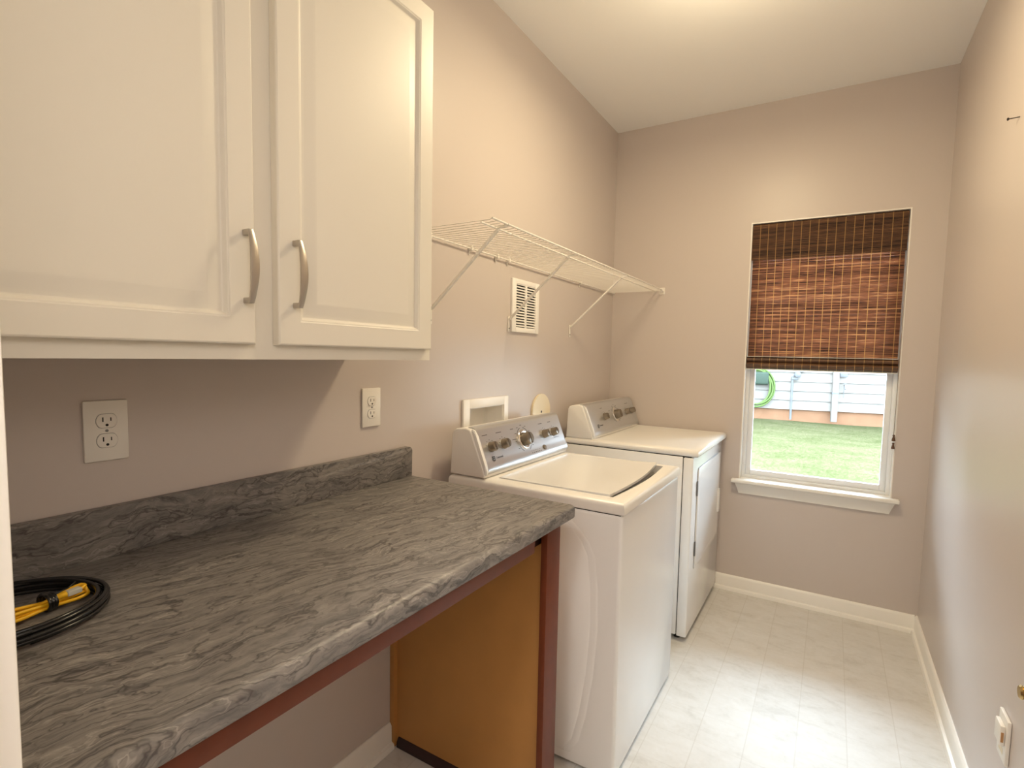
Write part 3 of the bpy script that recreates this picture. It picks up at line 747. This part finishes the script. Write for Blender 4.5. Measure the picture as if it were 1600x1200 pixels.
for y in (1.387, 1.621, 1.800, 1.888, 2.275, 2.62):
    b = MB(); b.box(0.001, 0.019, y-0.006, y+0.006, ZS-0.012, ZS+0.006, 0.002); b.box(0.001, 0.004, y-0.004, y+0.004, ZS-0.028, ZS-0.012, 0.001)
    cl = b.build('wall_clip', M['wire'], sh)
b = MB(); b.box(XF-0.024, XF+0.012, D-0.006, D-0.0005, ZS-0.022, ZS+0.018, 0.002); b.box(XF-0.01, XF+0.008, D-0.022, D-0.005, ZS-0.006, ZS+0.010, 0.002); eb = b.build('end_bracket', M['wire'], sh)
b = MB(); b.lathe([(0.0035, 0), (0.0035, 0.002), (0, 0.003)], Matrix.Translation((XF-0.012, D-0.006, ZS+0.002)) @ Matrix.Rotation(PI/2, 4, 'X'), 12); b.build('screw', M['steel'], eb)
b = MB(); b.box(0.001, 0.010, 1.392, 1.399, 1.452, 1.506, 0.002); b.build('green_tab', M['green'], sh, label='small green tab by the brace foot')

# ------------------------------------------------------------------ wall vent
VY0, VY1, VZ0, VZ1 = 1.925, 2.161, 1.447, 1.683
vt = thing('wall_vent', 'white louvered vent grille on the wall below the wire shelf', 'vent', (0.0, (VY0+VY1)/2, (VZ0+VZ1)/2))
b = MB(); b.box(0.0005, 0.002, VY0+0.03, VY1-0.03, VZ0+0.02, VZ1-0.02); b.build('duct_shadow', M['dark'], vt, smooth=0)
b = MB()
fw = 0.033
b.box(0.0005, 0.011, VY0, VY0+fw, VZ0, VZ1, 0.002); b.box(0.0005, 0.011, VY1-fw, VY1, VZ0, VZ1, 0.002)
b.box(0.0005, 0.011, VY0+fw, VY1-fw, VZ0, VZ0+0.022, 0.002); b.box(0.0005, 0.011, VY0+fw, VY1-fw, VZ1-0.022, VZ1, 0.002)
b.box(0.003, 0.010, (VY0+VY1)/2-0.007, (VY0+VY1)/2+0.007, VZ0+0.02, VZ1-0.02, 0.001)
b.build('grille_frame', M['vent'], vt)
for i in range(16):
    z = VZ0+0.022+0.0123*(i+0.45)
    b = MB(); b.prism([(0.0025, z+0.005), (0.0035, z+0.006), (0.0105, z-0.0015), (0.0095, z-0.0025)], VY0+fw-0.002, VY1-fw+0.002, 'y'); b.build('louver', M['vent'], vt, smooth=0)
# recessed washer box
wb = thing('washer_outlet_box', 'square white recessed plumbing box in the wall behind the washer', 'outlet box', (0.0, 1.75, 1.06))
b = MB()
for y0, y1, z0_, z1_ in ((1.587, BY0, 0.93, 1.165), (BY1, 1.906, 0.93, 1.165), (BY0, BY1, BZ1, 1.165), (BY0, BY1, 0.93, BZ0)):
    b.box(0.0005, 0.012, y0, y1, z0_, z1_, 0.002)
b.build('face_flange', M['vent'], wb)
b = MB(); e = 0.003
b.box(-0.095, -0.09, BY0+e, BY1-e, BZ0+e, BZ1-e)
b.box(-0.09, 0.004, BY0+0.0005, BY0+e, BZ0+e, BZ1-e); b.box(-0.09, 0.004, BY1-e, BY1-0.0005, BZ0+e, BZ1-e)
b.box(-0.09, 0.004, BY0+e, BY1-e, BZ1-e, BZ1-0.0005); b.box(-0.09, 0.004, BY0+e, BY1-e, BZ0+0.0005, BZ0+e); b.build('recess_box', M['vent'], wb, smooth=0)
# oval cover
ov = thing('oval_cover', 'ivory oval blank cover plate on the wall behind the washer', 'cover plate', (0.0, 2.212, 1.07))
b = MB(); pr = []
for i in range(40):
    a = 2*PI*i/40; pr.append((2.212+0.088*math.cos(a), 1.068+0.088*math.sin(a)))
b.prism(pr, 0.0005, 0.010, 'x', 0.003, 2); b.build('plate_disc', M['ivory'], ov, smooth=40)
b = MB(); b.lathe([(0.006, 0), (0.006, 0.0015), (0.003, 0.0025), (0, 0.0025)], Matrix.Translation((0.0095, 2.209, 1.068)) @ Matrix.Rotation(PI/2, 4, 'Y'), 14); b.build('screw', M['steel'], ov)

# ------------------------------------------------------------------ outlets
def outlet(loc, label):
    """duplex outlet facing +x, centre at loc"""
    t = thing('wall_outlet', label, 'outlet', (0,0,0), 'duplex outlets above the counter')
    b = MB(); b.box(0.0005, 0.007, -0.0365, 0.0365, -0.060, 0.060, 0.0025, 2); b.build('cover_plate', M['plate'], t)
    for zc in (0.0195, -0.0195):
        b = MB(); pr = []
        for i in range(24):
            a = 2*PI*i/24; pr.append((0.0172*math.cos(a), zc + max(-0.0135, min(0.0135, 0.0172*math.sin(a)))))
        b.prism(pr, 0.0065, 0.0088, 'x', 0.0006, 1); rc = b.build('receptacle', M['plate'], t, smooth=30)
        b = MB(); b.box(0.0086, 0.0091, -0.0075, -0.0055, zc-0.0015, zc+0.0075); b.box(0.0086, 0.0091, 0.0055, 0.0073, zc-0.0005, zc+0.0065)
        b.lathe([(0.0026, 0), (0.0026, 0.0005), (0, 0.0005)], Matrix.Translation((0.0086, 0, zc-0.008)) @ Matrix.Rotation(PI/2, 4, 'Y'), 12); b.build('slots', M['dark'], rc, smooth=0)
        b = MB(); b.prism([(0.0178/0.0172*y, zc+(z-zc)*1.06) for y, z in pr], 0.0066, 0.00715, 'x'); b.build('socket_rim', M['hinge'], rc, smooth=0)
    b = MB(); b.lathe([(0.0028, 0), (0.0028, 0.001), (0, 0.0014)], Matrix.Translation((0.0068, 0, 0)) @ Matrix.Rotation(PI/2, 4, 'Y'), 12); b.build('screw', M['hinge'], t)
    t.location = loc
    return t
o1 = outlet((0, 0.4550, 1.1770), 'white duplex wall outlet under the cabinet, above the coiled cables')
o2 = dup(o1, (0, 1.1315, 1.1715), 'white duplex wall outlet past the cabinet, above the end of the backsplash')
# right wall outlet with plug-in
t = thing('wall_outlet', 'white outlet plate low on the wall across from the washer', 'outlet', (W, 1.70, 0.40))
b = MB(); b.box(W-0.009, W-0.0005, 1.660, 1.732, 0.340, 0.456, 0.002); b.build('cover_plate', M['plate'], t)
b = MB(); b.box(W-0.0098, W-0.0085, 1.680, 1.712, 0.358, 0.372); b.build('receptacle', M['ivory'], t)
t = thing('plug_in_night_light', 'small white plug-in light with amber window in the low outlet', 'night light', (W-0.008, 1.706, 0.42))
b = MB(); b.box(W-0.020, W-0.0095, 1.668, 1.716, 0.385, 0.438, 0.003, 2); b.build('housing', M['plate'], t)
b = MB(); b.box(W-0.018, W-0.0125, 1.6668, 1.6684, 0.396, 0.422, 0.0004, 1); b.build('amber_window', M['amber'], t)

# small things on the right wall
t = thing('brass_knob', 'small brass knob fixed to the wall across from the washer', 'knob', (W, 1.566, 0.588))
R90 = Matrix.Rotation(-PI/2, 4, 'Y')
b = MB(); b.lathe([(0.024, 0), (0.024, 0.003), (0.019, 0.005), (0.008, 0.006)], Matrix.Translation((W-0.0005, 1.566, 0.588)) @ R90, 28); b.build('rose_plate', M['brass'], t)
b = MB(); b.lathe([(0.008, 0.005), (0.008, 0.008), (0.015, 0.011), (0.017, 0.015), (0.013, 0.019), (0, 0.020)], Matrix.Translation((W-0.0005, 1.566, 0.588)) @ R90, 28); b.build('knob_head', M['brass'], t)
b = MB()
a0 = Vector((W+0.004, 2.06, 2.078)); a1 = Vector((W-0.022, 2.088, 2.086))
b.tube([a0, a1-(a1-a0).normalized()*0.003], 0.0016, 8); dn = (a1-a0).normalized()
b.lathe([(0.0016, -0.004), (0.0045, -0.0005), (0.0045, 0.0), (0, 0.0005)], Matrix.Translation(a1) @ dn.to_track_quat('Z', 'Y').to_matrix().to_4x4(), 14)
tag(b.build('nail', M['steel']), 'dark nail sticking out high on the wall across from the shelf', 'nail')

# ------------------------------------------------------------------ cables on the counter
kx, ky = 0.185, 0.252
bc = thing('black_cable', 'coiled black cable lying on the countertop by the doorway', 'cable', (kx, ky, CT))
b = MB()
r0 = 0.0034; pts = []
LO = 8; NN = 44
for i in range(LO*NN+1):
    a = 2*PI*i/NN; lp = i/NN
    k = int(lp)
    s = lp/LO
    wob = 0.004*math.sin(3*a*0.37+1.3*k)
    layer = (lp % 4)/4
    rx = 0.123 - 0.020*(math.sin(2.1*lp)*0.5+0.5) + wob*0.5
    ry = 0.124 - 0.016*(math.cos(1.7*lp)*0.5+0.5) + wob*0.4
    z = CT + r0 + 0.0005 + 0.0185*s + 0.0022*(math.sin(2*a+k)*0.5+0.5)
    ca, sa = math.cos(a), math.sin(a)
    x = kx + rx*ca + 0.02*sa*0.3; y = ky + ry*sa
    pts.append((x, max(FY+0.008, y), z))
b.tube(pts, r0, 8); b.build('cable_coil', M['black'], bc, smooth=60)
yc = thing('yellow_cable', 'yellow network cable tied in a bundle inside the black coil', 'cable', (0.20, 0.24, CT))
b = MB()
p0, p1 = Vector((0.215, 0.180, CT+0.012)), Vector((0.188, 0.354, CT+0.016)); ax = (p1-p0); LA = ax.length; axn = ax.normalized(); sd = Vector((axn.y, -axn.x, 0))
pts = []; nl = 4
for k in range(nl):
    wdt = 0.0135 - 0.0015*k; zz = 0.0055*(k % 3); e = 0.010*((k*7) % 4)/4
    loop = []
    for i in range(40):
        a = 2*PI*i/40
        c_, s_ = math.cos(a), math.sin(a)
        lx = (LA/2 - e)*(abs(c_)**0.55)*(1 if c_ > 0 else -1)
        pinch = 1 - 0.50*math.exp(-((lx-0.035)/0.025)**2)
        ly = wdt*(abs(s_)**0.8)*(1 if s_ > 0 else -1)*pinch + 0.004*(k-1.5)*pinch
        p = (p0+p1)/2 + axn*lx + sd*ly + Vector((0, 0, zz*pinch + 0.002*math.sin(a*2+k) - 0.004))
        loop.append(p)
    pts += loop
b.tube(pts, 0.0028, 8); b.build('cable_bundle', M['yellow'], yc, smooth=60)
mid = (p0+p1)/2 + axn*0.035 + Vector((0,0,0.0))
b = MB()
for q in (-0.004, 0, 0.004):
    b.tube([mid + axn*q + sd*(0.0165*math.cos(a)) + Vector((0,0,0.0125*math.sin(a)+0.002)) for a in [2*PI*i/16 for i in range(16)]], 0.0025, 6, closed=True)
b.tube([mid+Vector((0,0,0.012))+sd*0.008, mid+axn*0.018+Vector((0,0,0.019))+sd*0.018, mid+axn*0.034+Vector((0,0,0.020))+sd*0.006], 0.0011, 6)
b.build('twist_tie', M['black'], yc, smooth=60)
cm = p1 + Vector((0.012, -0.022, 0.006)); b = MB()
rotm = Matrix.Translation(cm) @ axn.to_track_quat('X', 'Z').to_matrix().to_4x4()
t2 = bmesh.new(); bmesh.ops.create_cube(t2, size=1); bmesh.ops.scale(t2, vec=(0.020, 0.0115, 0.008), verts=t2.verts[:]); bmesh.ops.bevel(t2, geom=t2.edges[:], offset=0.001, segments=2, affect='EDGES')
b.merge(t2, rotm); b.build('plug', M['clear'], yc, label='clear plastic plug')
t2 = bmesh.new(); b = MB(); b.tube([cm-axn*0.010, cm-axn*0.030], [0.0055, 0.0036], 10); b.build('strain_boot', M['yellow'], yc, smooth=60)

# ------------------------------------------------------------------ outside
b = MB()
nx, ny = 30, 30; t = bmesh.new(); g = []
for i in range(nx+1):
    row = []
    for j in range(ny+1):
        x = -6 + 14*i/nx; y = D+T+0.05 + (12.0+0.2*(x-1.0)-0.02 - (D+T+0.05))*j/ny
        base_z = -0.30 + 0.42*min(1.0, (y-D)/8.6)
        row.append(t.verts.new((x, y, base_z + 0.02*math.sin(x*1.3+y*0.7) - 0.02)))
    g.append(row)
for i in range(nx):
    for j in range(ny): t.faces.new((g[i][j], g[i+1][j], g[i+1][j+1], g[i][j+1]))
t2 = bmesh.ops.extrude_face_region(t, geom=t.faces[:])
for v in [e for e in t2['geom'] if isinstance(e, bmesh.types.BMVert)]: v.co.z -= 0.5
b.merge(t); lw = b.build('lawn', M['grass'], smooth=60); lw['kind'] = 'stuff'; tag(lw, 'pale green mown lawn outside the window', 'grass')
ang = math.atan(0.2)
house = thing('neighbour_house', 'white lap-sided house across the lawn outside the window', 'house', (1.0, 12.0, 0.08))
def hbuild(mb, name, m, parent=house, **k):
    o = mb.build(name, m, None, **k); o.parent = parent; return o
house.rotation_euler = (0, 0, ang)
# local frame: x along the wall, y away from us, z up from ground
b = MB(); b.box(-7, 8, 0.03, 6, -0.25, 0.29); hbuild(b, 'foundation', M['found'], smooth=0)
pr = []; z = 0.265; co = 0.193
while z < 3.1:
    pr += [(-0.024, z), (0.0, z+co-0.007), (0.025, z+co-0.007), (0.025, z+co-0.0005)]; z += co
prof = [(0.2, 0.265)] + pr + [(0.2, pr[-1][1])]
b = MB(); b.prism([(y, zz) for y, zz in prof], -7, 8, 'x'); hbuild(b, 'lap_siding', M['siding'], smooth=0)
b = MB(); b.prism([(-0.6, 3.10), (6.6, 3.10), (6.6, 3.2), (3.0, 5.0), (-0.6, 3.2)], -7.5, 8.5, 'x'); hbuild(b, 'gable_roof', M['roof'], smooth=0)
hp = lambda x, y, z: house.location + Matrix.Rotation(ang, 3, 'Z') @ Vector((x, y, z))
def hthing(name, label, cat, x, y, z):
    o = thing(name, label, cat, hp(x, y, z)); o.rotation_euler = (0, 0, ang); o['_base'] = [0.0,0.0,0.0]; return o
ds = hthing('downspout', 'white downspout running to the ground on the neighbouring house', 'downspout', 0.31, -0.085, 0.0)
b = MB(); b.box(-0.055, 0.055, -0.04, 0.045, 0.06, 3.0, 0.012); hbuild(b, 'pipe_run', M['siding'], ds)
b = MB(); b.box(-0.06, 0.06, -0.043, 0.05, 0.62, 0.66, 0.004); b.box(-0.06, 0.06, -0.043, 0.05, 1.6, 1.64, 0.004); hbuild(b, 'strap', M['pipe'], ds)
cp = hthing('utility_pipe', 'thin grey utility pipe with meter on the neighbouring house', 'pipe', -0.48, -0.075, 0.0)
b = MB(); b.tube([(0,0,0.06),(0,0,0.95)], 0.022, 10); hbuild(b, 'riser', M['pipe'], cp, smooth=60)
b = MB(); b.box(-0.02, 0.10, -0.03, 0.03, 0.88, 0.93, 0.01); b.lathe([(0.06,0),(0.06,0.08),(0.03,0.1)], Matrix.Translation((0.09,0.02,0.99)) @ Matrix.Rotation(PI/2,4,'X'), 20)
b.tube([(0,0,0.9),(0.03,-0.01,0.98),(0.10,-0.01,1.05),(0.2,-0.01,1.06)], 0.014, 8); hbuild(b, 'meter', M['pipe'], cp, smooth=50)
sp = hthing('hose_spigot', 'small grey spigot on the siding beside the downspout', 'spigot', 0.47, -0.05, 0.75)
b = MB(); b.tube([(0,0,0.05),(0,-0.07,0.05),(0,-0.10,-0.02)], 0.013, 8); b.lathe([(0.03,0),(0.03,0.012),(0.0,0.015)], Matrix.Translation((0,-0.05,0.085)), 14); hbuild(b, 'tap', M['pipe'], sp, smooth=50)
b = MB(); b.box(-0.09, 0.05, -0.02, 0.012, 0.22, 0.30, 0.006); hbuild(b, 'mounting_box', M['pipe'], sp)
b = MB(); b.tube([(0,-0.005,0.03),(0,-0.005,-0.2)], 0.006, 8); hbuild(b, 'drain_line', M['pipe'], sp)
hs = hthing('garden_hose', 'bright green garden hose coiled on the neighbouring house wall', 'garden hose', -1.17, -0.06, 0.70)
b = MB(); pts = []
for i in range(9*40+1):
    a = 2*PI*i/40; k = i/40
    rx = 0.36 - 0.095*(math.sin(k*2.2)*0.5+0.5); rz = 0.40 - 0.080*(math.cos(k*1.6)*0.5+0.5)
    pts.append((rx*math.sin(a), -0.02-0.018*(k % 4), 0.02 + rz*math.cos(a) - 0.04*(1-math.cos(a))*0.5))
b.tube(pts, 0.016, 8); hbuild(b, 'hose_coil', M['hose'], hs, smooth=60)
b = MB(); b.box(-0.24, 0.24, -0.11, 0.02, 0.06, 0.33, 0.04, 3); hbuild(b, 'coil_shade', M['teal'], hs, label='grey-green block standing in for the shade inside the hose coil')  # coloured block stands in for the shade seen inside the coil

# ------------------------------------------------------------------ light
SKY_LOW, SKY_HIGH = 27.0, 62.0
def add_light(name, kind, loc, energy, col, **kw):
    l = bpy.data.lights.new(name, kind); l.energy = energy; l.color = col
    for k, v in kw.items(): setattr(l, k, v)
    o = bpy.data.objects.new(name, l); C.objects.link(o); o.location = loc; return o
LAMP = (1.0, 0.81, 0.52)
add_light('ceiling_lamp_light', 'AREA', (0.87, 1.86, 2.62), 17, LAMP, shape='DISK', size=0.28)
add_light('ceiling_lamp_glow', 'POINT', (0.87, 1.86, 2.44), 7.5, LAMP, shadow_soft_size=0.12)
add_light('hall_fill_light', 'POINT', (1.05, -0.5, 2.45), 45, (1.0, 0.96, 0.90), shadow_soft_size=0.15)  # added fill light from the unseen hall, no known lamp there
add_light('camera_fill_light', 'POINT', (1.36, 0.03, 1.80), 8, (1.0, 0.96, 0.90), shadow_soft_size=0.2)  # added soft fill beside the camera, brightens the wall under the cabinet
# portal guiding the sky light through the window
l = bpy.data.lights.new('window_portal', 'AREA'); l.shape = 'RECTANGLE'; l.size = 0.70; l.size_y = 1.40; l.cycles.is_portal = True
o = bpy.data.objects.new('window_portal', l); C.objects.link(o); o.location = ((WX0+WX1)/2, D+0.128, (WZ0+WZ1)/2); o.rotation_euler = (-PI/2, 0, 0)

wd = bpy.data.worlds.new('World'); scene.world = wd; wd.use_nodes = True
nt = wd.node_tree; bg = nt.nodes['Background']
# hazy sky: a broad bright patch of thin cloud high beyond the neighbouring roof
tc = nt.nodes.new('ShaderNodeTexCoord'); dt = nt.nodes.new('ShaderNodeVectorMath'); dt.operation = 'DOT_PRODUCT'
dt.inputs[1].default_value = Vector((0.0, 0.26, 0.966)).normalized(); nt.links.new(tc.outputs['Generated'], dt.inputs[0])
mr = nt.nodes.new('ShaderNodeMapRange'); mr.interpolation_type = 'SMOOTHSTEP'
mr.inputs['From Min'].default_value = 0.68; mr.inputs['From Max'].default_value = 1.0
mr.inputs['To Min'].default_value = SKY_LOW; mr.inputs['To Max'].default_value = SKY_HIGH
nt.links.new(dt.outputs['Value'], mr.inputs['Value']); nt.links.new(mr.outputs[0], bg.inputs['Strength'])
bg.inputs['Color'].default_value = (0.70, 0.85, 1.0, 1)

# ------------------------------------------------------------------ camera
f = Vector((math.sin(YAW)*math.cos(PITCH), math.cos(YAW)*math.cos(PITCH), math.sin(PITCH)))
r = f.cross(Vector((0,0,1))).normalized(); u = r.cross(f)
r2 = r*math.cos(ROLL) + u*math.sin(ROLL); u2 = -r*math.sin(ROLL) + u*math.cos(ROLL)
cd = bpy.data.cameras.new('camera'); co_ = bpy.data.objects.new('camera', cd); C.objects.link(co_)
co_.matrix_world = Matrix(((r2.x, u2.x, -f.x, CAM.x), (r2.y, u2.y, -f.y, CAM.y), (r2.z, u2.z, -f.z, CAM.z), (0,0,0,1)))
cd.sensor_width = 36; cd.lens = FPX/1600*36; cd.shift_x = -PPX/1600; cd.shift_y = PPY/1600; cd.clip_start = 0.02
scene.camera = co_

for ob in scene.objects:
    if '_base' in ob: del ob['_base']
scene.view_settings.view_transform = 'Standard'; scene.view_settings.look = 'None'
scene.view_settings.exposure = 0.08; scene.view_settings.gamma = 1.0; scene.view_settings.use_curve_mapping = False
scene.cycles.use_denoising = True
scene.cycles.max_bounces = 12; scene.cycles.diffuse_bounces = 8; scene.cycles.transparent_max_bounces = 12
scene.cycles.sample_clamp_indirect = 8.0
